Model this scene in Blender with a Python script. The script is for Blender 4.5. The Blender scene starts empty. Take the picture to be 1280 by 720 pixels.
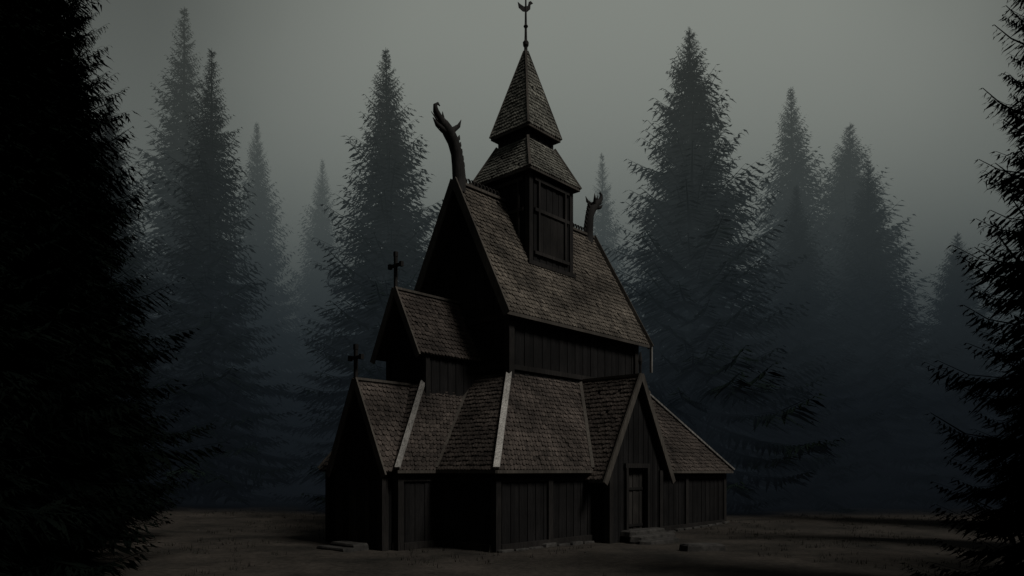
import bpy, math, random
from mathutils import Vector, noise, Matrix
R = math.radians
scene = bpy.context.scene
rnd = random.Random(7)

# ------------------------------------------------------------------ materials
def new_mat(name):
    m = bpy.data.materials.new(name); m.use_nodes = True
    nt = m.node_tree; nt.nodes.clear()
    out = nt.nodes.new('ShaderNodeOutputMaterial')
    b = nt.nodes.new('ShaderNodeBsdfPrincipled')
    nt.links.new(b.outputs[0], out.inputs[0])
    return m, nt, b, out

def wood_mat(name, dark, light, rough=0.85, stretch=(9, 9, 0.7), bump=0.4, scale=3.0, tint=True, spec=0.2, patch=(.55, 1.35)):
    m, nt, b, out = new_mat(name)
    N, L = nt.nodes.new, nt.links.new
    tc = N('ShaderNodeTexCoord'); mp = N('ShaderNodeMapping'); mp.inputs['Scale'].default_value = stretch
    L(tc.outputs['Object'], mp.inputs[0])
    n1 = N('ShaderNodeTexNoise'); n1.inputs['Scale'].default_value = scale; n1.inputs['Detail'].default_value = 4
    n1.inputs['Roughness'].default_value = 0.7
    L(mp.outputs[0], n1.inputs['Vector'])
    n2 = N('ShaderNodeTexNoise'); n2.inputs['Scale'].default_value = 0.7; n2.inputs['Detail'].default_value = 4
    L(tc.outputs['Object'], n2.inputs['Vector'])
    mr = N('ShaderNodeMapRange'); mr.inputs[1].default_value = 0.32; mr.inputs[2].default_value = 0.7
    L(n1.outputs[0], mr.inputs[0])
    mx = N('ShaderNodeMix'); mx.data_type = 'RGBA'
    mx.inputs[6].default_value = (*dark, 1); mx.inputs[7].default_value = (*light, 1)
    L(mr.outputs[0], mx.inputs[0])
    mr2 = N('ShaderNodeMapRange'); mr2.inputs[1].default_value = 0.3; mr2.inputs[2].default_value = 0.7
    mr2.inputs[3].default_value = patch[0]; mr2.inputs[4].default_value = patch[1]
    L(n2.outputs[0], mr2.inputs[0])
    mul = N('ShaderNodeMix'); mul.data_type = 'RGBA'; mul.blend_type = 'MULTIPLY'; mul.inputs[0].default_value = 1
    L(mx.outputs[2], mul.inputs[6]); L(mr2.outputs[0], mul.inputs[7])
    col = mul.outputs[2]
    if tint:
        at = N('ShaderNodeAttribute'); at.attribute_name = 'tint'
        mu2 = N('ShaderNodeMix'); mu2.data_type = 'RGBA'; mu2.blend_type = 'MULTIPLY'; mu2.inputs[0].default_value = 1
        L(col, mu2.inputs[6]); L(at.outputs['Color'], mu2.inputs[7]); col = mu2.outputs[2]
    L(col, b.inputs['Base Color'])
    b.inputs['Roughness'].default_value = rough
    b.inputs['Specular IOR Level'].default_value = spec
    if bump:
        bp = N('ShaderNodeBump'); bp.inputs['Strength'].default_value = bump; bp.inputs['Distance'].default_value = 0.02
        L(n1.outputs[0], bp.inputs['Height']); L(bp.outputs[0], b.inputs['Normal'])
    return m

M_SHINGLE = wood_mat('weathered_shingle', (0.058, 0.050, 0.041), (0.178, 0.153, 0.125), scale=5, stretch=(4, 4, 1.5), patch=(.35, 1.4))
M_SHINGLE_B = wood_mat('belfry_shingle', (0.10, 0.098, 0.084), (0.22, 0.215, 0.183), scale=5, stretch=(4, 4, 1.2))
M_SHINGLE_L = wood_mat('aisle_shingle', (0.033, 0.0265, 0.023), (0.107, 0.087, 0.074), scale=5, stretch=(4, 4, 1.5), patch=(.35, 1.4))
M_TAR = wood_mat('tarred_planks', (0.0045, 0.0043, 0.0045), (0.0155, 0.0142, 0.0138))
M_BEAM = wood_mat('tarred_beams', (0.009, 0.0083, 0.008), (0.031, 0.0275, 0.025))
M_BARGE = wood_mat('weathered_bargeboard', (0.045, 0.04, 0.034), (0.125, 0.11, 0.094))
M_RIB = wood_mat('grey_hip_board', (0.13, 0.125, 0.115), (0.46, 0.44, 0.41), scale=2.2)
M_DOOR = wood_mat('door_planks', (0.017, 0.0155, 0.014), (0.046, 0.041, 0.037))
M_CARVE = wood_mat('carved_wood', (0.008, 0.0075, 0.007), (0.032, 0.029, 0.027), tint=False)
M_STONE = wood_mat('grey_stone', (0.028, 0.027, 0.025), (0.08, 0.075, 0.07), stretch=(1, 1, 1), scale=4, tint=False, bump=0.8)
M_BARK = wood_mat('spruce_bark', (0.010, 0.008, 0.007), (0.035, 0.03, 0.026), stretch=(5, 5, 1), scale=2, tint=False)
M_IRON = wood_mat('old_iron', (0.02, 0.02, 0.02), (0.06, 0.055, 0.05), stretch=(1, 1, 1), tint=False)

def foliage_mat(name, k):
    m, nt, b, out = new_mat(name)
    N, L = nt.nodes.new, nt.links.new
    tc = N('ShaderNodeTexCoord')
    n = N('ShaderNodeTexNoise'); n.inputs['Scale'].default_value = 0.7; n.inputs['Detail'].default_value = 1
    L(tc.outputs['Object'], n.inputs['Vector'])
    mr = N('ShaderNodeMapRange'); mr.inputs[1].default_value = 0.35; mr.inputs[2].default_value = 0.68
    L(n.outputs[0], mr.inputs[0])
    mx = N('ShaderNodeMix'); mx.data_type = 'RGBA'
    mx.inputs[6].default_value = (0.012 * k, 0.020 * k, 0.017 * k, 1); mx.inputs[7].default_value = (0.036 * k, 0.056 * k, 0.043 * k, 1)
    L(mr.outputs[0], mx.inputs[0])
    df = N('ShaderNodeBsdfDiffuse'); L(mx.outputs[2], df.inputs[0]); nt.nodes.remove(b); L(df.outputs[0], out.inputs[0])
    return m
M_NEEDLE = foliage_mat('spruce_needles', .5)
M_NEEDLE_SHADE = foliage_mat('shade_painted_needles', .13)  # same needles darkened, shade painted into the colour of the near trees

# ------------------------------------------------------------------ mesh builder
class B:
    def __init__(s): s.v = []; s.f = []; s.t = []
    def add(s, vs, fs, tint=1.0):
        o = len(s.v); s.v += [tuple(v) for v in vs]
        s.f += [tuple(i + o for i in f) for f in fs]
        s.t += [tint] * len(vs)
    def beam(s, p, q, w, h, up=(0, 0, 1), tint=1.0):
        p = Vector(p); q = Vector(q); d = (q - p).normalized(); up = Vector(up)
        if abs(d.dot(up)) > 0.98: up = Vector((1, 0, 0))
        sd = d.cross(up).normalized(); u = sd.cross(d).normalized()
        vs = []
        for e in (p, q):
            for a, b_ in ((-1, -1), (1, -1), (1, 1), (-1, 1)):
                vs.append(e + sd * (a * w / 2) + u * (b_ * h / 2))
        s.add(vs, [(3, 2, 1, 0), (4, 5, 6, 7), (0, 1, 5, 4), (1, 2, 6, 5), (2, 3, 7, 6), (3, 0, 4, 7)], tint)
    def tube(s, pts, rad, n=8, tint=1.0):
        pts = [Vector(p) for p in pts]; vs = []
        for i, p in enumerate(pts):
            d = (pts[min(i + 1, len(pts) - 1)] - pts[max(i - 1, 0)]).normalized()
            a = Vector((0, 1, 0)) if abs(d.y) < .9 else Vector((1, 0, 0))
            x = d.cross(a).normalized(); y = d.cross(x)
            for k in range(n):
                t = 2 * math.pi * k / n
                vs.append(p + (x * math.cos(t) + y * math.sin(t)) * rad[i])
        fs = []
        for i in range(len(pts) - 1):
            for k in range(n):
                k2 = (k + 1) % n
                fs.append((i * n + k, i * n + k2, (i + 1) * n + k2, (i + 1) * n + k))
        fs.append(tuple(range(n))); fs.append(tuple((len(pts) - 1) * n + k for k in range(n)))
        s.add(vs, fs, tint)
    def slope(s, P0, P1, P2, P3, w=0.2, ex=0.26, deck=True, tb=1.0):
        P0, P1, P2, P3 = map(Vector, (P0, P1, P2, P3))
        n = (P1 - P0).cross(P3 - P0).normalized()
        if n.z < 0: n = -n
        if deck:
            t = n * 0.07
            vs = [P0, P1, P2, P3, P0 - t, P1 - t, P2 - t, P3 - t]
            s.add(vs, [(0, 1, 2, 3), (7, 6, 5, 4), (0, 4, 5, 1), (1, 5, 6, 2), (2, 6, 7, 3), (3, 7, 4, 0)], 0.4)
        H = ((P3 - P0).length + (P2 - P1).length) / 2
        hh = abs(((P3 + P2) / 2 - (P0 + P1) / 2).length); H = min(H, hh) if hh > .1 else H
        rows = max(3, int(H / ex))
        def pt(u, t, l):
            a = P0.lerp(P3, t); b = P1.lerp(P2, t); return a.lerp(b, u) + n * l
        for r in range(rows):
            t0 = r / rows; t1 = min(1, (r + 1.3) / rows); dt = t1 - t0
            wid = (pt(1, t0, 0) - pt(0, t0, 0)).length
            k = max(1, int(wid / w)); off = 0.5 if r % 2 else 0.0
            rt = rnd.uniform(0.88, 1.1)
            for i in range(-1, k + 1):
                u0 = max(0, (i + off + .03) / k); u1 = min(1, (i + 1 + off - .03) / k)
                if u1 - u0 < 0.15 / k: continue
                if rnd.random() < 0.005: continue
                du = u1 - u0; j = rnd.uniform(-.12, .12) * dt; l0 = 0.042 + rnd.uniform(0, .026); l1 = .012
                if r == 0: j = 0
                lo = [(u0, t0 + .22 * dt + j), (u0 + .22 * du, t0 + j), (u1 - .22 * du, t0 + j), (u1, t0 + .22 * dt + j)]
                up = [(u1, t1), (u0, t1)]
                vs = [pt(a, max(b, 0 if r else -0.02), l0) for a, b in lo] + [pt(a, b, l1) for a, b in up]
                vs += [pt(a, max(b, 0 if r else -0.02), l0 - .03) for a, b in lo]
                tn = tb * rt * rnd.choice((.62, .78, .9, .97, 1, 1, 1.05, 1.14, 1.3)) * rnd.uniform(.92, 1.08)
                s.add(vs, [(0, 1, 2, 3, 4, 5), (1, 0, 6, 7), (2, 1, 7, 8), (3, 2, 8, 9), (0, 5, 6), (3, 9, 4)], tn)
    def wall(s, p, q, z0, ztop, nrm, bw=0.21):
        p = Vector((*p, 0)); q = Vector((*q, 0)); n = Vector((*nrm, 0)); d = q - p; Ln = d.length
        f = ztop if callable(ztop) else (lambda t: ztop)
        k = max(1, round(Ln / bw))
        for i in range(k):
            a = i / k; b = (i + 1) / k; g = .006 / Ln
            pr = 0.05 + (0.015 if i % 2 else 0) + rnd.uniform(-.006, .006)
            za, zb = f(a), f(b)
            lo = [p + d * (a + g), p + d * (b - g)]
            vs = []
            for o in (0.0, pr):
                vs += [lo[0] + n * o + Vector((0, 0, z0)), lo[1] + n * o + Vector((0, 0, z0)),
                       lo[1] + n * o + Vector((0, 0, zb)), lo[0] + n * o + Vector((0, 0, za))]
            s.add(vs, [(0, 1, 2, 3), (7, 6, 5, 4), (0, 4, 5, 1), (1, 5, 6, 2), (2, 6, 7, 3), (3, 7, 4, 0)],
                  rnd.uniform(.65, 1.4))
    def make(s, name, mat, parent=None, smooth=False):
        me = bpy.data.meshes.new(name); me.from_pydata(s.v, [], s.f)
        at = me.color_attributes.new(name='tint', type='FLOAT_COLOR', domain='POINT')
        buf = []
        for t in s.t: buf += [t, t, t, 1.0]
        at.data.foreach_set('color', buf)
        me.materials.append(mat)
        if smooth: me.polygons.foreach_set('use_smooth', [True] * len(me.polygons))
        me.update()
        o = bpy.data.objects.new(name, me); scene.collection.objects.link(o)
        if parent: o.parent = parent
        return o

# ------------------------------------------------------------------ church
church = bpy.data.objects.new('stave_church', None); scene.collection.objects.link(church)
church.location = (-0.51, 22.9, 0); church.rotation_euler = (0, 0, R(48))

NR, EV, ZE = 4.03, 8.22, 13.42
b = B()
b.slope((2.0, 1.38, EV), (11.5, 1.38, EV), (10.85, NR, ZE), (2.0, NR, ZE), w=.17, ex=.2)
b.slope((11.5, 6.9, EV), (2.0, 6.9, EV), (2.0, NR, ZE), (10.85, NR, ZE), w=.21, ex=.25)
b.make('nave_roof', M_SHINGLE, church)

EZ, TZ = 2.6, 6.15
b = B()
b.slope((-.35, -.35, EZ), (16.3, -.35, EZ - .05), (11.8, 1.8, TZ), (2.6, 1.8, TZ), w=.155, ex=.185)
b.slope((-.35, 8.4, EZ), (-.35, -.35, EZ), (2.6, 1.8, TZ), (2.6, 6.3, TZ), w=.155, ex=.185, tb=.9)
b.slope((16.3, -.35, EZ - .05), (16.3, 8.4, EZ - .05), (11.8, 6.3, TZ), (11.8, 1.8, TZ), w=.22, ex=.26)
b.slope((16.3, 8.4, EZ - .05), (-.35, 8.4, EZ), (2.6, 6.3, TZ), (11.8, 6.3, TZ), w=.22, ex=.26)
b.slope((10.9, 1.6, 6.1), (12.0, 1.6, 6.1), (12.0, NR, 9.4), (10.9, NR, 9.4))
b.slope((12.0, 6.5, 6.1), (10.9, 6.5, 6.1), (10.9, NR, 9.4), (12.0, NR, 9.4))
b.slope((-2.0, 2.45, EZ), (-.35, 2.45, EZ), (2.2, 3.5, 5.67), (0, 3.5, 5.67), w=.155, ex=.185)
b.slope((-2.0, 6.9, EZ), (-2.0, 2.45, EZ), (0, 3.5, 5.67), (0, 5.3, 5.67), w=.155, ex=.185)
b.slope((-.35, 6.9, EZ), (-2.0, 6.9, EZ), (0, 5.3, 5.67), (2.2, 5.3, 5.67), w=.19, ex=.23)
b.slope((-2.39, 2.65, 2.55), (-.6, 2.65, 2.55), (0, 4.15, 5.59), (-2.39, 4.15, 5.59), w=.155, ex=.185)
b.slope((-.6, 5.65, 2.55), (-2.39, 5.65, 2.55), (-2.39, 4.15, 5.59), (0, 4.15, 5.59), w=.19, ex=.23)
b.slope((4.6, 1.0, 2.25), (4.6, -1.02, 2.25), (6.95, -1.02, 6.19), (6.95, 1.8, 6.19), w=.155, ex=.185)
b.slope((9.3, -1.02, 2.25), (9.3, 1.0, 2.25), (6.95, 1.8, 6.19), (6.95, -1.02, 6.19), w=.155, ex=.185)
b.slope((-.52, 3.19, 6.65), (2.6, 3.19, 6.65), (2.6, 4.4, 8.99), (-.52, 4.4, 8.99), w=.155, ex=.185)
b.slope((2.6, 5.61, 6.65), (-.52, 5.61, 6.65), (-.52, 4.4, 8.99), (2.6, 4.4, 8.99), w=.19, ex=.23)
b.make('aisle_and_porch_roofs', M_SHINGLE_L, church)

# walls
b = B(); G = -0.35
b.wall((0, 0), (16, 0), G, 2.85, (0, -1))
b.wall((0, 8.05), (0, 0), G, 2.85, (-1, 0))
b.wall((16, 0), (16, 8.05), G, 2.85, (1, 0))
b.wall((16, 8.05), (0, 8.05), G, 2.85, (0, 1))
b.wall((-1.7, 2.75), (0, 2.75), G, 2.85, (0, -1))
b.wall((-1.7, 6.6), (-1.7, 2.75), G, 2.85, (-1, 0))
b.wall((0, 6.6), (-1.7, 6.6), G, 2.85, (0, 1))
tri = lambda z0, z1: (lambda t: z0 + (z1 - z0) * (1 - abs(2 * t - 1)))
b.wall((-2.15, 5.3), (-2.15, 3.0), G, tri(3.0, 5.3), (-1, 0), bw=.18)
b.wall((-2.15, 3.0), (-1.7, 3.0), G, 3.0, (0, -1))
b.wall((-1.7, 5.3), (-2.15, 5.3), G, 3.0, (0, 1))
def pz(a): return 2.25 + (2.35 - abs(a - 6.95)) * (3.94 / 2.35) - .14
b.wall((5.2, -.75), (6.25, -.75), G, lambda t: pz(5.2 + t * 1.05), (0, -1), bw=.17)
b.wall((7.65, -.75), (8.7, -.75), G, lambda t: pz(7.65 + t * 1.05), (0, -1), bw=.17)
b.wall((6.25, -.75), (7.65, -.75), 2.75, lambda t: pz(6.25 + t * 1.4), (0, -1), bw=.17)
b.wall((5.2, 0), (5.2, -.75), G, 3.0, (-1, 0)); b.wall((8.7, -.75), (8.7, 0), G, 3.0, (1, 0))
b.wall((2.6, 1.8), (10.9, 1.8), 5.6, 8.85, (0, -1), bw=.26)
b.wall((10.9, 6.3), (2.6, 6.3), 5.6, 8.85, (0, 1), bw=.26)
def gz(y): return (EV + (y - 1.38) * (ZE - EV) / (NR - 1.38) if y < NR else EV + (6.9 - y) * (ZE - EV) / (6.9 - NR)) - .16
b.wall((2.6, 6.3), (2.6, 1.8), 5.6, lambda t: gz(6.3 - 4.5 * t), (-1, 0), bw=.24)
b.wall((10.9, 1.8), (10.9, 6.3), 5.6, lambda t: gz(1.8 + 4.5 * t), (1, 0), bw=.24)
b.wall((12.0, 1.8), (12.0, 6.3), 5.6, lambda t: 6.2 + (9.2 - 6.2) * (1 - abs(2 * t - 1)), (1, 0))
b.wall((0.05, 5.4), (0.05, 3.4), 2.6, tri(6.8, 8.75), (-1, 0), bw=.18)
b.wall((0.05, 3.4), (2.6, 3.4), 2.8, 6.85, (0, -1), bw=.2)
b.wall((2.6, 5.4), (0.05, 5.4), 2.8, 6.85, (0, 1), bw=.2)
TA, TB = 6.1, NR
s_ = 1.3
for (p, q, n) in (((TA - s_, TB - s_), (TA + s_, TB - s_), (0, -1)), ((TA - s_, TB + s_), (TA - s_, TB - s_), (-1, 0)),
                  ((TA + s_, TB - s_), (TA + s_, TB + s_), (1, 0)), ((TA + s_, TB + s_), (TA - s_, TB + s_), (0, 1))):
    b.wall(p, q, 10.4, 14.75, n, bw=.2)
s2 = .74
for (p, q, n) in (((TA - s2, TB - s2), (TA + s2, TB - s2), (0, -1)), ((TA - s2, TB + s2), (TA - s2, TB - s2), (-1, 0)),
                  ((TA + s2, TB - s2), (TA + s2, TB + s2), (1, 0)), ((TA + s2, TB + s2), (TA - s2, TB + s2), (0, 1))):
    b.wall(p, q, 15.6, 16.9, n, bw=.2)
b.make('plank_walls', M_TAR, church)

b = B()
def pyr(h0, z0, h1, z1, **k):
    c0 = [(-h0, -h0), (h0, -h0), (h0, h0), (-h0, h0)]; c1 = [(-h1, -h1), (h1, -h1), (h1, h1), (-h1, h1)]
    for i in range(4):
        j = (i + 1) % 4
        b.slope((TA + c0[i][0], TB + c0[i][1], z0), (TA + c0[j][0], TB + c0[j][1], z0),
                (TA + c1[j][0], TB + c1[j][1], z1), (TA + c1[i][0], TB + c1[i][1], z1), **k)
pyr(1.62, 14.4, .84, 16.0, w=.14, ex=.16)
pyr(1.04, 16.45, .045, 20.1, w=.13, ex=.16)
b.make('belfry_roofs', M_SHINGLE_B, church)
b = B()
def hips(h0, z0, h1, z1, w=.09):
    for sx in (-1, 1):
        for sy in (-1, 1):
            b.beam((TA + sx * h0, TB + sy * h0, z0 + .03), (TA + sx * h1, TB + sy * h1, z1 + .03), w, w)
hips(1.64, 14.38, .85, 16.02, .1); hips(1.06, 16.43, .05, 20.1, .08)
for h0, z0 in ((1.6, 14.37), (1.02, 16.42)):
    c = [(-h0, -h0), (h0, -h0), (h0, h0), (-h0, h0)]
    for i in range(4):
        j = (i + 1) % 4
        b.beam((TA + c[i][0], TB + c[i][1], z0), (TA + c[j][0], TB + c[j][1], z0), .06, .12)
b.make('belfry_hip_boards', M_BARGE, church)

b = B()
def barge(a, b0, z0, b1, z1, b2, z2, w=.07, h=.3):
    b.beam((a, b0, z0), (a, b1, z1), w, h, up=(0, 0, 1)); b.beam((a + .003, b2, z2), (a + .003, b1, z1), w, h)
barge(1.95, 1.3, EV - .1, NR, ZE + .1, 6.98, EV - .1)
b.beam((11.53, 1.3, EV - .1), (10.9, NR, ZE + .1), .07, .3); b.beam((11.53, 6.98, EV - .1), (10.9, NR, ZE + .1), .07, .3)
b.beam((1.95, NR, ZE + .08), (10.9, NR, ZE + .08), .22, .1)
b.beam((2.0, 1.36, EV - .06), (11.5, 1.36, EV - .06), .05, .12)
barge(-.56, 3.12, 6.52, 4.4, 9.03, 5.68, 6.52, h=.22)
b.beam((-.56, 4.4, 9.05), (2.6, 4.4, 9.05), .16, .08)
barge(-2.43, 2.58, 2.42, 4.15, 5.63, 5.72, 2.42, h=.22)
b.beam((-2.43, 4.15, 5.65), (0, 4.15, 5.65), .16, .08)
b.beam((4.53, -1.06, 2.12), (6.95, -1.06, 6.23), .07, .24); b.beam((9.37, -1.063, 2.12), (6.95, -1.063, 6.23), .07, .24)
b.beam((6.95, -1.06, 6.25), (6.95, 1.8, 6.25), .16, .08)
for p, q in (((-.36, -.37, 2.56), (4.7, -.37, 2.56)), ((9.2, -.37, 2.54), (16.3, -.37, 2.52)), ((-.37, 2.4, 2.56), (-.37, -.36, 2.56)),
             ((-2.02, 2.43, 2.56), (-.4, 2.43, 2.56)), ((4.58, -.3, 2.2), (4.58, -1.0, 2.2))):
    b.beam(p, q, .05, .1)
b.make('bargeboards_and_ridges', M_BARGE, church)

b = B()
def rib(p, q, w=.15, t=1.0): b.beam(p, q, w, .07, tint=t)
b2 = Vector((0, 0, .09))
rib(Vector((-.36, -.36, EZ)) + b2, Vector((2.6, 1.78, TZ)) + b2, .2, 1.6)
rib(Vector((-2.02, 2.43, EZ)) + b2, Vector((0, 3.48, 5.67)) + b2, .17, 1.0)
rib(Vector((16.33, -.38, EZ - .05)) + b2, Vector((11.8, 1.78, TZ)) + b2, .2, .85)
b.beam((11.62, 1.34, 7.0), (11.62, 1.34, 8.2), .1, .1, tint=.8)
b.make('hip_boards', M_RIB, church)
b = B()
rib(Vector((-.35, 2.43, EZ)) + b2, Vector((2.2, 3.47, 5.67)) + b2, .12)
rib(Vector((4.75, -.37, EZ)) + b2, Vector((6.85, 1.75, TZ - .05)) + b2, .12)
rib(Vector((-2.02, 6.92, EZ)) + b2, Vector((0, 5.3, 5.67)) + b2, .12)
b.make('valley_boards', M_BARGE, church)

b = B()
def post(a, c, z0, z1, w=.24): b.beam((a, c, z0), (a, c, z1), w, w)
for a, c in ((-.02, -.02), (0, 8.05), (16, 0), (-1.72, 2.73), (-1.72, 6.62), (-2.17, 2.98), (-2.17, 5.32), (5.18, -.77), (8.72, -.77), (12.2, -.03), (2.6, -.03)):
    post(a, c, -.35, 2.6)
for a, c in ((2.57, 1.77), (10.9, 1.77), (2.57, 6.33)): post(a, c, 5.6, 8.7, .28)
for a, c in ((.03, 3.38), (.03, 5.42)): post(a, c, 2.7, 6.75, .18)
for sx in (-1, 1):
    for sy in (-1, 1):
        post(TA + sx * 1.3, TB + sy * 1.3, 10.3, 14.6, .22); post(TA + sx * .75, TB + sy * .75, 15.7, 16.7, .14)
for p, q in (((.1, -.09, .1), (5.0, -.09, .1)), ((8.8, -.09, .1), (15.9, -.09, .1)), ((-.09, .1, .1), (-.09, 2.6, .1)), ((-1.6, 2.66, .1), (-.1, 2.66, .1)),
             ((-1.79, 2.85, .1), (-1.79, 6.5, .1))):
    b.beam(p, q, .16, .26)
for p, q in (((.1, -.09, 2.3), (5.0, -.09, 2.3)), ((8.8, -.09, 2.3), (15.9, -.09, 2.3)), ((-.09, .1, 2.3), (-.09, 2.6, 2.3)), ((-1.6, 2.66, 2.3), (-.1, 2.66, 2.3))):
    b.beam(p, q, .08, .12)
b.beam((2.7, 1.7, 6.35), (10.8, 1.7, 6.35), .1, .18); b.beam((2.7, 1.7, 8.3), (10.8, 1.7, 8.3), .1, .18)
b.beam((2.51, 1.9, 8.2), (2.51, 6.2, 8.2), .1, .22)
b.beam((2.51, 1.9, 6.4), (2.51, 6.2, 6.4), .1, .2)
for k in range(2):
    def P(t, z, o=.09):
        return (TA + t, TB - 1.3 - o, z) if k == 0 else (TA - 1.3 - o, TB + t, z)
    for z in (11.2, 12.9, 14.1): b.beam(P(-1.1, z, .11), P(1.1, z, .11), .1, .13, tint=1.5)
    for t in (-.85, .85): b.beam(P(t, 11.27, .12), P(t, 14.03, .12), .1, .1, tint=1.5)
    for i in range(7):
        x = -.66 + .22 * i; o_ = .085 + .006 * (i % 2)
        b.beam(P(x, 11.28, o_), P(x, 12.83, o_), .03 if k == 0 else .216, .216 if k == 0 else .03, tint=rnd.uniform(.8, 1.1))
b.beam((TA - 1.5, TB - 1.42, 10.75), (TA + 1.5, TB - 1.42, 10.75), .14, .16)
for a in (6.2, 7.7): b.beam((a, -.84, -.2), (a, -.84, 2.7), .16, .14)
b.beam((6.1, -.84, 2.78), (7.8, -.84, 2.78), .14, .17)
b.make('posts_and_frames', M_BEAM, church)

b = B()
b.wall((6.27, -.6), (7.63, -.6), -.1, 2.7, (0, -1), bw=.22)
for z in (.5, 1.9): b.beam((6.3, -.69, z), (7.6, -.69, z), .03, .1, tint=.5)
b.wall((-2.22, 4.7), (-2.22, 3.6), -.1, 2.3, (-1, 0), bw=.2)
b.make('doors', M_DOOR, church)

b = B()
for a0, a1 in ((2.2, 4.7), (7.6, 10.7)):
    a = a0
    while a < a1:
        z = ZE + .12
        b.tube([(a, NR, z), (a + .03, NR, z + .14), (a - .05, NR, z + .23), (a - .13, NR, z + .22)], [.045, .05, .035, .012], 6)
        a += .2
def cross(a, c, z, h, w):
    b.beam((a, c, z), (a, c, z + h), .1, .1); zz = z + h * .68
    b.beam((a, c - w / 2, zz), (a, c + w / 2, zz), .09, .1)
    for d in ((0, w / 2, 0), (0, -w / 2, 0), (0, 0, h * .32)):
        b.beam((a, c + d[1] - .06, zz + d[2]), (a, c + d[1] + .06, zz + d[2]), .12, .17)
cross(-.5, 4.4, 9.0, 1.25, .62); cross(-2.38, 4.15, 5.6, 1.1, .62)
b.tube([(6.95, -1.0, 6.2), (6.95, -1.0, 6.6), (6.95, -1.0, 6.75), (6.95, -1.0, 7.1)], [.05, .05, .08, .03], 8)
b.make('crest_and_crosses', M_CARVE, church)
b = B()
def dragon(a, z, d, k):
    def q(x, y, h): return (a + d * x * k, NR + y * k, z + h * k)
    def T(pts, rr, n=10): b.tube([q(*p) for p in pts], [x * k * 1.15 for x in rr], n)
    T([(-.1, 0, -.4), (-.12, 0, .3), (-.05, 0, .9), (.05, 0, 1.4), (.25, 0, 1.85), (.55, 0, 2.2), (.85, 0, 2.45), (1.05, 0, 2.55)],
      [.28, .28, .26, .24, .24, .25, .21, .12], 12)
    T([(.8, 0, 2.42), (1.1, 0, 2.62), (1.32, 0, 2.88), (1.36, 0, 3.12), (1.2, 0, 3.26), (1.08, 0, 3.18)], [.2, .15, .12, .08, .05, .02])
    T([(.6, 0, 2.15), (.95, 0, 2.2), (1.25, 0, 2.3), (1.5, 0, 2.52)], [.16, .12, .09, .015])
    T([(.95, 0, 2.38), (1.25, 0, 2.5), (1.6, 0, 2.75)], [.05, .04, .01], 6)
    T([(1.0, 0, 2.55), (.88, 0, 2.75), (.92, 0, 3.0)], [.1, .06, .01], 7)
    for sy in (-1, 1):
        T([(.45, .12 * sy, 2.25), (.2, .3 * sy, 2.5), (.1, .36 * sy, 2.8)], [.12, .08, .01], 8)
    for i in range(7):
        h = .25 + i * .29; x0 = -.3 + max(0, h - .9) * .28
        T([(x0 + .1, 0, h), (x0 - .1, 0, h + .14), (x0 - .14, 0, h + .3)], [.11, .07, .015], 7)
dragon(2.15, ZE, -1, .82); dragon(10.6, ZE, 1, .72)
b.make('dragon_head_finials', M_CARVE, church, True)
b = B()
b.tube([(TA, TB, 19.9), (TA, TB, 20.3), (TA, TB, 20.38), (TA, TB, 20.5), (TA, TB, 20.6), (TA, TB, 21.1), (TA, TB, 21.18), (TA, TB, 21.26), (TA, TB, 22.3)],
       [.09, .07, .12, .13, .06, .05, .1, .05, .035], 10)
pl = [(-.3, .05), (-.34, .28), (-.22, .18), (-.08, .1), (.08, .13), (.12, .3), (.2, .35), (.3, .26), (.2, .2), (.19, .02), (.06, -.1), (-.12, -.1)]
dx, dy = .743, -.669
vs = [(TA + x * dx + o * dy, TB + x * dy - o * dx, 21.9 + z) for o in (-.02, .02) for x, z in pl]
n = len(pl)
b.add(vs, [tuple(range(n)), tuple(range(2 * n - 1, n - 1, -1))] + [(i, (i + 1) % n, n + (i + 1) % n, n + i) for i in range(n)])
b.make('weather_vane', M_IRON, church)

# ------------------------------------------------------------------ ground
def gh(x, y):
    z = 0.10 * noise.noise(Vector((x * .12, y * .12, 3))) + .035 * noise.noise(Vector((x * .7, y * .7, 8))) + .015 * noise.noise(Vector((x * 2.6, y * 2.6, 1)))
    z += max(0, y - 30) * .012 + max(0, -x - 4) * .02 + .004 * max(0, abs(x) - 12)
    return z
b = B(); nx, ny = 260, 260; vs = []
for j in range(ny + 1):
    t = j / ny; y = -30 + 62 * t + 270 * max(0, t - .55) ** 2 * 4
    for i in range(nx + 1):
        u = (i / nx) * 2 - 1; x = 26 * u + 190 * u ** 5
        vs.append((x, y, gh(x, y)))
fs = [(j * (nx + 1) + i, j * (nx + 1) + i + 1, (j + 1) * (nx + 1) + i + 1, (j + 1) * (nx + 1) + i) for j in range(ny) for i in range(nx)]
b.add(vs, fs)
m, nt, bs, out = new_mat('forest_dirt')
N, L = nt.nodes.new, nt.links.new
tc = N('ShaderNodeTexCoord')
n1 = N('ShaderNodeTexNoise'); n1.inputs['Scale'].default_value = .35; n1.inputs['Detail'].default_value = 6; n1.inputs['Roughness'].default_value = .65
n2 = N('ShaderNodeTexNoise'); n2.inputs['Scale'].default_value = 6; n2.inputs['Detail'].default_value = 6; n2.inputs['Roughness'].default_value = .7
for n_ in (n1, n2): L(tc.outputs['Object'], n_.inputs['Vector'])
rp = N('ShaderNodeValToRGB'); e = rp.color_ramp.elements
e[0].position = .33; e[0].color = (.022, .0205, .018, 1); e[1].position = .68; e[1].color = (.070, .060, .051, 1)
L(n1.outputs[0], rp.inputs[0])
r2 = N('ShaderNodeMapRange'); r2.inputs[1].default_value = .3; r2.inputs[2].default_value = .72; r2.inputs[3].default_value = .55; r2.inputs[4].default_value = 1.35
L(n2.outputs[0], r2.inputs[0])
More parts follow.
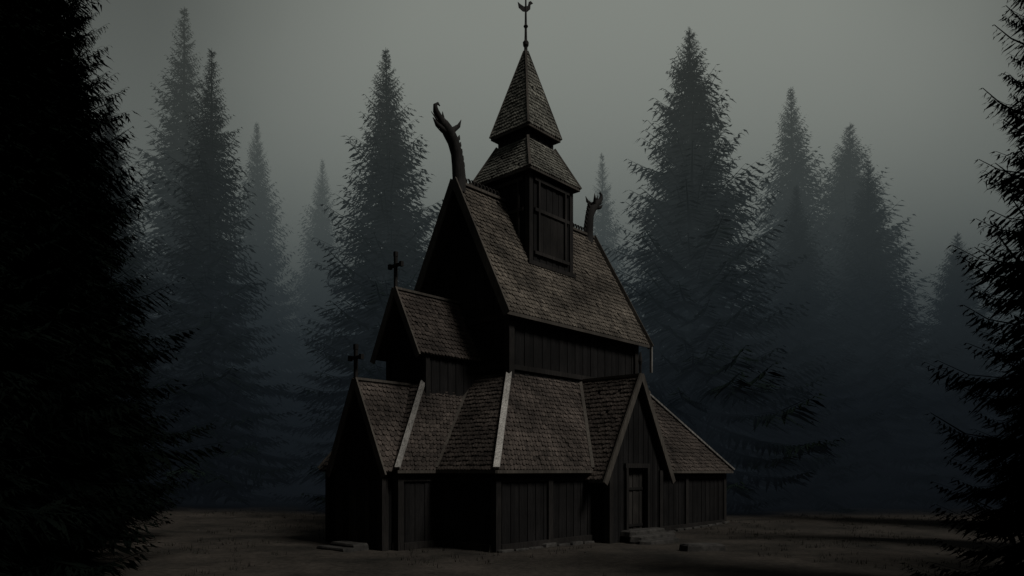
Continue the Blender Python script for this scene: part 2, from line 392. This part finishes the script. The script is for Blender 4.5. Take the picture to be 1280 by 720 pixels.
mu = N('ShaderNodeMix'); mu.data_type = 'RGBA'; mu.blend_type = 'MULTIPLY'; mu.inputs[0].default_value = 1
L(rp.outputs[0], mu.inputs[6]); L(r2.outputs[0], mu.inputs[7]); L(mu.outputs[2], bs.inputs['Base Color'])
bs.inputs['Roughness'].default_value = .95; bs.inputs['Specular IOR Level'].default_value = .1
bp = N('ShaderNodeBump'); bp.inputs['Strength'].default_value = .6; bp.inputs['Distance'].default_value = .05
L(n2.outputs[0], bp.inputs['Height']); L(bp.outputs[0], bs.inputs['Normal'])
b.make('ground', m, None, True)

def stone(bb, c, sx, sy, sz, rot, seed):
    r = random.Random(seed); vs = []; n = 12
    cs, sn = math.cos(rot), math.sin(rot)
    for lv, (sc, zz) in enumerate(((1.04, -.3), (1.0, .75), (.93, 1.0))):
        for k in range(n):
            t = 2 * math.pi * k / n + .26
            x = max(-1, min(1, 1.35 * math.cos(t))) * sx / 2; y = max(-1, min(1, 1.35 * math.sin(t))) * sy / 2
            j = 1 + random.Random(seed * 31 + k).uniform(-.07, .05)
            x *= sc * j; y *= sc * j
            vs.append((c[0] + x * cs - y * sn, c[1] + x * sn + y * cs, c[2] + zz * sz + r.uniform(-.012, .012)))
    fs = [(l * n + k, l * n + (k + 1) % n, (l + 1) * n + (k + 1) % n, (l + 1) * n + k) for l in (0, 1) for k in range(n)]
    fs.append(tuple(2 * n + k for k in range(n)))
    bb.add(vs, fs)
b = B()
def W(a, c): 
    x = -.51 + a * .669 - c * .743; y = 22.9 + a * .743 + c * .669; return x, y
for i, (a, c, sx, sy, z) in enumerate(((6.95, -1.15, 2.3, .7, .36), (6.8, -1.6, 2.5, .6, .22), (6.4, -2.1, 2.1, .6, .08))):
    x, y = W(a, c); stone(b, (x, y, gh(x, y) + z - .1), sx, sy, .17, R(48), 5 + i)
b.make('stone_steps', M_STONE)
b = B(); stone(b, (6.2, 23.4, gh(6.2, 23.4)), 1.4, .6, .2, R(10), 41); b.make('stone_slab', M_STONE)
b = B()
x, y = W(-2.7, 4.1); stone(b, (x, y, gh(x, y)), 1.4, .6, .2, R(138), 51)
x, y = W(-3.2, 4.1); stone(b, (x, y, gh(x, y) - .05), 1.6, .5, .14, R(138), 52)
b.make('stone_steps', M_STONE)
b = B()
for i in range(120):
    x = rnd.uniform(-22, 24); y = rnd.uniform(17, 42)
    if -9 < x < 10 and y < 36 and rnd.random() < .75: continue
    s = rnd.uniform(.04, .12)
    stone(b, (x, y, gh(x, y) - s * .2), s * rnd.uniform(1, 1.8), s, s * .4, rnd.uniform(0, 3), 100 + i)
b.make('pebbles', M_STONE)
b = B()
for i in range(22):
    a = .2 + i * .74
    if 5.0 < a < 8.9: continue
    x, y = W(a, -.16)
    stone(b, (a, -.16, gh(x, y) - .06), .62, .34, .12 + rnd.uniform(0, .06), rnd.uniform(-.1, .1), 300 + i)
b.make('foundation_stones', M_STONE, church)
b = B()
for i in range(3600):
    x = rnd.uniform(-26, 28); y = rnd.uniform(11, 44)
    d = noise.noise(Vector((x * .25, y * .25, 5)))
    if d < -.02: continue
    if -6.5 < x < 8 and y < 34 and d < .22: continue
    for k in range(7):
        a = rnd.uniform(0, 6.28); h = rnd.uniform(.05, .2); px = x + rnd.uniform(-.14, .14); py = y + rnd.uniform(-.14, .14); z = gh(px, py) - .02
        l = rnd.uniform(.02, .12); w = .012
        b.add([(px - w * math.sin(a), py + w * math.cos(a), z), (px + w * math.sin(a), py - w * math.cos(a), z), (px + l * math.cos(a), py + l * math.sin(a), z + h)], [(0, 1, 2)])
mg = wood_mat('dry_grass', (.013, .015, .011), (.042, .038, .030), stretch=(1, 1, 1), tint=False, bump=0)
b.make('grass', mg)

# ------------------------------------------------------------------ spruces
def spruce(name, H, Rr, seed, c=.15, dz=.42, nb=8, low=.05, droop=.3, pw=.85, mat=None, tw=.4, lift=.2):
    r = random.Random(seed); V = []; F = []
    U = r.uniform; cos, sin = math.cos, math.sin
    z = H * low
    while z < H * .99:
        t = z / H; base = Rr * (1 - t) ** pw * (1 if t > .12 else .75 + 2 * t)
        lev = U(.82, 1.12)
        k = nb if base > .8 else max(5, nb - 3)
        ph = U(0, 6.28)
        for i in range(k):
            az = ph + i * 6.283 / k + U(-.3, .3)
            ln = base * lev * U(.68, 1.1) + .05
            if r.random() < .05: ln *= .4
            if r.random() < .06: ln *= 1.18
            z0 = z + U(-.5, .5) * dz * (.4 + .6 * (1 - t))
            ca, sa = cos(az), sin(az)
            el = .8 * t * t - droop * (1 - t) + U(-.1, .1)
            cc = c * min(1, max(.35, base / 2.2))
            m = max(4, int(ln / (cc * 1.25)))
            def stem(s): 
                return s * ln, z0 + ln * (el * s - .12 * s + lift * s * s * s)
            last = None
            for q in range(5):
                s = q / 4; x, h = stem(s); w = .05 * ln * (1 - s) * .6 + .01
                o = len(V); V.append((x * ca - w * sa, x * sa + w * ca, h)); V.append((x * ca + w * sa, x * sa - w * ca, h - .01))
                if last is not None: F.append((last, last + 1, o + 1, o))
                last = o
            for q in range(m + 1):
                s = min(1.0, .08 + .92 * q / m)
                x, h = stem(s)
                tl = min(1.5, (tw * ln * max(0.0, 1 - s) ** .75 + cc * .9)) * U(.7, 1.15)
                for sd in ((-1, 1) if q < m else (0,)):
                    ta = sd * (U(.7, 1.1))
                    tx, ty = cos(ta), sin(ta)
                    dr = U(.25, .65)
                    wv = cc * U(.3, .5) + tl * .07
                    e = (x + tx * tl, ty * tl, h - dr * tl)
                    mid = (x + tx * tl * .45, ty * tl * .45, h - dr * tl * .3)
                    sx_, sy_ = -ty * wv * .5, tx * wv * .5; tz = U(-.5, .5) * wv
                    o = len(V)
                    for X, Y, Z in ((x, 0, h), (mid[0] + sx_, mid[1] + sy_, mid[2] + tz - wv * .25), e, (mid[0] - sx_, mid[1] - sy_, mid[2] - tz - wv * .25)):
                        V.append((X * ca - Y * sa, X * sa + Y * ca, Z))
                    F.append((o, o + 1, o + 2, o + 3))
                    nn = max(1, min(5, int(tl / (cc * 1.3))))
                    for j in range(nn + 1):
                        f = (j + U(.1, .8)) / (nn + 1) * tl
                        bx = x + tx * f; by = ty * f; bz = h - dr * f * .8
                        da = ta + r.choice((-1, 1)) * U(.3, .9); L_ = cc * U(.8, 1.5); w = cc * U(.12, .24)
                        ex = bx + cos(da) * L_; ey = by + sin(da) * L_; ez = bz - L_ * U(.05, .8)
                        wx, wy = -sin(da) * w, cos(da) * w; wz = U(-.6, .6) * w
                        o = len(V)
                        for X, Y, Z in ((bx - wx, by - wy, bz - wz), (bx + wx, by + wy, bz + wz), (ex, ey, ez)):
                            V.append((X * ca - Y * sa, X * sa + Y * ca, Z))
                        F.append((o, o + 1, o + 2))
        z += dz * (.35 + .65 * (1 - t)) * U(.85, 1.15)
    nf = len(F)
    tb = B(); 
    tb.tube([(0, 0, -.5), (0, 0, H * .02), (.05, 0, H * .3), (0, .04, H * .7), (0, 0, H)], [H * .016, H * .012, H * .0095, H * .005, .01], 10)
    o = len(V); V += tb.v; F += [tuple(i + o for i in f) for f in tb.f]
    me = bpy.data.meshes.new(name); me.from_pydata(V, [], F)
    me.materials.append(mat or M_NEEDLE); me.materials.append(M_BARK)
    me.polygons.foreach_set('material_index', [0] * nf + [1] * (len(F) - nf)); me.update()
    return me
TM = [spruce('spruce_slim', 28, 6.3, 1, c=.24, dz=.66, nb=8, pw=.95),
      spruce('spruce_mid', 28, 8.2, 2, c=.24, dz=.66, nb=9, pw=.98),
      spruce('spruce_broad', 28, 10.0, 3, c=.24, dz=.66, nb=10, pw=.98, droop=.24)]
TN = [spruce('spruce_near', 17, 3.9, 4, c=.11, dz=.56, nb=9, droop=.3, mat=M_NEEDLE_SHADE, lift=.3, pw=.8),
      spruce('spruce_near_b', 17, 4.3, 5, c=.13, dz=.6, nb=9, droop=.4, mat=M_NEEDLE_SHADE, lift=.25, pw=.8)]
print([len(t.polygons) for t in TM + TN])
def put(me, h0, x, y, H, parent=None, name='spruce_tree', sw=1.0):
    o = bpy.data.objects.new(name, me); scene.collection.objects.link(o)
    s = H / h0; o.scale = (s * sw, s * sw, s); o.location = (x, y, gh(x, y) - .05)
    o.rotation_euler = (R(rnd.uniform(-1.2, 1.2)), R(rnd.uniform(-1.2, 1.2)), rnd.uniform(0, 6.28))
    if parent: o.parent = parent
for v, x, y, H, sw in ((0, -22.9, 50, 34, 1), (0, -18.5, 44, 28.3, 1), (1, -21.7, 62, 32, .8), (1, -20, 75, 34, .8), (1, -7.5, 46, 29.6, 1),
                   (0, 9.2, 70, 33, .9), (2, 11.9, 47, 31.4, 1), (1, 22.4, 56, 32, 1), (2, 26.3, 57, 29.5, 1.15), (2, 31, 50, 19, 1.1), (1, -23.5, 42, 24, 1),
                   (2, -29, 47, 30, 1), (1, 19.5, 49, 22, 1.1), (1, 24.6, 50, 24, 1.1)):
    put(TM[v], 28, x, y, H, None, 'spruce_tree', sw)
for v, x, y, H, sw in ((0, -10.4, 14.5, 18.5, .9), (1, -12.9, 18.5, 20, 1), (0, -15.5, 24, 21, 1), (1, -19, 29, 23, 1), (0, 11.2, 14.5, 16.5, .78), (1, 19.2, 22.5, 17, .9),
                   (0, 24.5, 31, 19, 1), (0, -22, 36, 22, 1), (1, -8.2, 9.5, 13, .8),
                   (1, 15.5, 8.5, 18, 1), (0, 10, 1.5, 19, 1.1), (1, 21, 13, 19, 1.1), (1, 4, -5, 19, 1.1), (0, 16, -1, 21, 1.1)):  # unseen spruces beside and behind the camera, added to shade the foreground
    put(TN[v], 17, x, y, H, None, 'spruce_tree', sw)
forest = bpy.data.objects.new('distant_spruce_forest', None); scene.collection.objects.link(forest)
fr = random.Random(21)
for i in range(34):
    y = fr.uniform(64, 105); x = fr.uniform(-1.0, 1.0) * y * .95
    H = fr.uniform(12, 19) * (.8 + y / 220) * (1 + .35 * min(1, abs(x / y) / .7))
    put(TM[fr.choice((0, 1, 1, 2))], 28, x, y, H, forest, 'distant_spruce')
for i in range(12):
    y = fr.uniform(50, 60); x = fr.uniform(-1, 1) * y * .9
    put(TM[fr.choice((1, 2))], 28, x, y, fr.uniform(7, 12), forest, 'young_spruce')

# ------------------------------------------------------------------ mist bank, denser and darker near the forest floor
def mk(nt):
    N, L = nt.nodes.new, nt.links.new
    def mrange(src, a, b_, c, d):
        n = N('ShaderNodeMapRange'); n.inputs[1].default_value = a; n.inputs[2].default_value = b_; n.inputs[3].default_value = c; n.inputs[4].default_value = d
        L(src, n.inputs[0]); return n.outputs[0]
    def math_(op, a, b_):
        n = N('ShaderNodeMath'); n.operation = op
        for i, q in enumerate((a, b_)):
            if isinstance(q, (int, float)): n.inputs[i].default_value = q
            else: L(q, n.inputs[i])
        return n.outputs[0]
    return N, L, mrange, math_
me = bpy.data.meshes.new('mist'); x0, x1, y0, y1, z0, z1 = -120, 120, 38, 120, -2, 48
me.from_pydata([(x, y, z) for z in (z0, z1) for x, y in ((x0, y0), (x1, y0), (x1, y1), (x0, y1))], [],
               [(3, 2, 1, 0), (4, 5, 6, 7), (0, 1, 5, 4), (1, 2, 6, 5), (2, 3, 7, 6), (3, 0, 4, 7)])
mist = bpy.data.objects.new('mist', me); scene.collection.objects.link(mist)
mm = bpy.data.materials.new('mist'); mm.use_nodes = True; nt = mm.node_tree; nt.nodes.clear()
N, L, mrange, math_ = mk(nt)
out = N('ShaderNodeOutputMaterial'); add = N('ShaderNodeAddShader'); ab = N('ShaderNodeVolumeAbsorption'); em = N('ShaderNodeEmission')
geo = N('ShaderNodeNewGeometry'); sep = N('ShaderNodeSeparateXYZ'); L(geo.outputs['Position'], sep.inputs[0])
t = mrange(sep.outputs[2], 0, 48, 0, 1)
dr_ = N('ShaderNodeValToRGB'); cr = dr_.color_ramp
cr.elements[0].position = 0; cr.elements[0].color = (1, 1, 1, 1); cr.elements[1].position = 1; cr.elements[1].color = (.05, .05, .05, 1)
for p, v in ((.12, .95), (.25, .74), (.4, .38), (.55, .18), (.8, .1)):
    el = cr.elements.new(p); el.color = (v, v, v, 1)
L(t, dr_.inputs[0])
dens = math_('MULTIPLY', dr_.outputs[0], .125)
ab.inputs['Color'].default_value = (0, 0, 0, 1); L(dens, ab.inputs['Density'])
ramp = N('ShaderNodeValToRGB'); cr = ramp.color_ramp  # emission colour stands in for daylight scattered in the mist, brighter upward
cr.elements[0].position = 0; cr.elements[0].color = (.0052, .0068, .0088, 1)
cr.elements[1].position = 1; cr.elements[1].color = (.21, .226, .206, 1)
for p, c in ((.14, (.0078, .0105, .0132, 1)), (.27, (.020, .0262, .0298, 1)), (.4, (.052, .063, .064, 1)), (.56, (.116, .131, .123, 1)), (.74, (.182, .199, .182, 1))):
    el = cr.elements.new(p); el.color = c
L(t, ramp.inputs[0]); L(ramp.outputs[0], em.inputs['Color']); L(dens, em.inputs['Strength'])
L(ab.outputs[0], add.inputs[0]); L(em.outputs[0], add.inputs[1]); L(add.outputs[0], out.inputs['Volume'])
try: mm.cycles.volume_step_rate = 5.0
except Exception as ex_: print(ex_)
me.materials.append(mm)

# ------------------------------------------------------------------ world + sun
w = bpy.data.worlds.new('World'); scene.world = w; w.use_nodes = True
nt = w.node_tree; nt.nodes.clear(); N, L, mrange, math_ = mk(nt)
out = N('ShaderNodeOutputWorld'); bg = N('ShaderNodeBackground'); L(bg.outputs[0], out.inputs[0])
sunv = Vector((.66, -.46, .95)).normalized()
sky = N('ShaderNodeTexSky'); sky.sky_type = 'NISHITA'; sky.sun_disc = False
sky.sun_elevation = math.asin(sunv.z); sky.sun_rotation = math.atan2(sunv.x, sunv.y)
sky.dust_density = 5
hs = N('ShaderNodeHueSaturation'); hs.inputs['Saturation'].default_value = .25; hs.inputs['Value'].default_value = .16; L(sky.outputs[0], hs.inputs['Color'])
tc = N('ShaderNodeTexCoord'); dt = N('ShaderNodeVectorMath'); dt.operation = 'DOT_PRODUCT'
dt.inputs[1].default_value = Vector((.14, 1, .36)).normalized(); 
nz = N('ShaderNodeVectorMath'); nz.operation = 'NORMALIZE'; L(tc.outputs['Generated'], nz.inputs[0]); L(nz.outputs[0], dt.inputs[0])
cn = N('ShaderNodeTexNoise'); cn.inputs['Scale'].default_value = 2.0; cn.inputs['Detail'].default_value = 4; L(nz.outputs[0], cn.inputs['Vector'])
ad = math_('ADD', dt.outputs['Value'], mrange(cn.outputs[0], .3, .7, -.02, .02))
ramp = N('ShaderNodeValToRGB'); cr = ramp.color_ramp; cr.interpolation = 'EASE'
cr.elements[0].position = 0; cr.elements[0].color = (.25, .275, .265, 1)
cr.elements[1].position = 1; cr.elements[1].color = (2.75, 2.92, 2.62, 1)
el = cr.elements.new(.84); el.color = (.31, .335, .315, 1)
L(mrange(ad, 0, 1, 0, 1), ramp.inputs[0])
mx = N('ShaderNodeMix'); mx.data_type = 'RGBA'; mx.inputs[0].default_value = .9
L(hs.outputs[0], mx.inputs[6]); L(ramp.outputs[0], mx.inputs[7]); L(mx.outputs[2], bg.inputs['Color'])
bg.inputs['Strength'].default_value = .1
sl = bpy.data.lights.new('sun', 'SUN'); sl.energy = 1.3; sl.angle = R(14); sl.color = (1, .965, .90)
so = bpy.data.objects.new('sun', sl); scene.collection.objects.link(so)
so.rotation_euler = sunv.to_track_quat('Z', 'Y').to_euler()

# ------------------------------------------------------------------ camera
cam = bpy.data.cameras.new('camera'); co = bpy.data.objects.new('camera', cam); scene.collection.objects.link(co)
co.location = (0, 0, 2.6); co.rotation_euler = (R(90), 0, 0)
cam.sensor_width = 36; cam.lens = 36 * 900 / 1280; cam.shift_y = (588 - 360) / 1280
cam.clip_end = 1000; cam.clip_start = .1
scene.camera = co
scene.view_settings.view_transform = 'Standard'; scene.view_settings.look = 'None'; scene.view_settings.exposure = 0
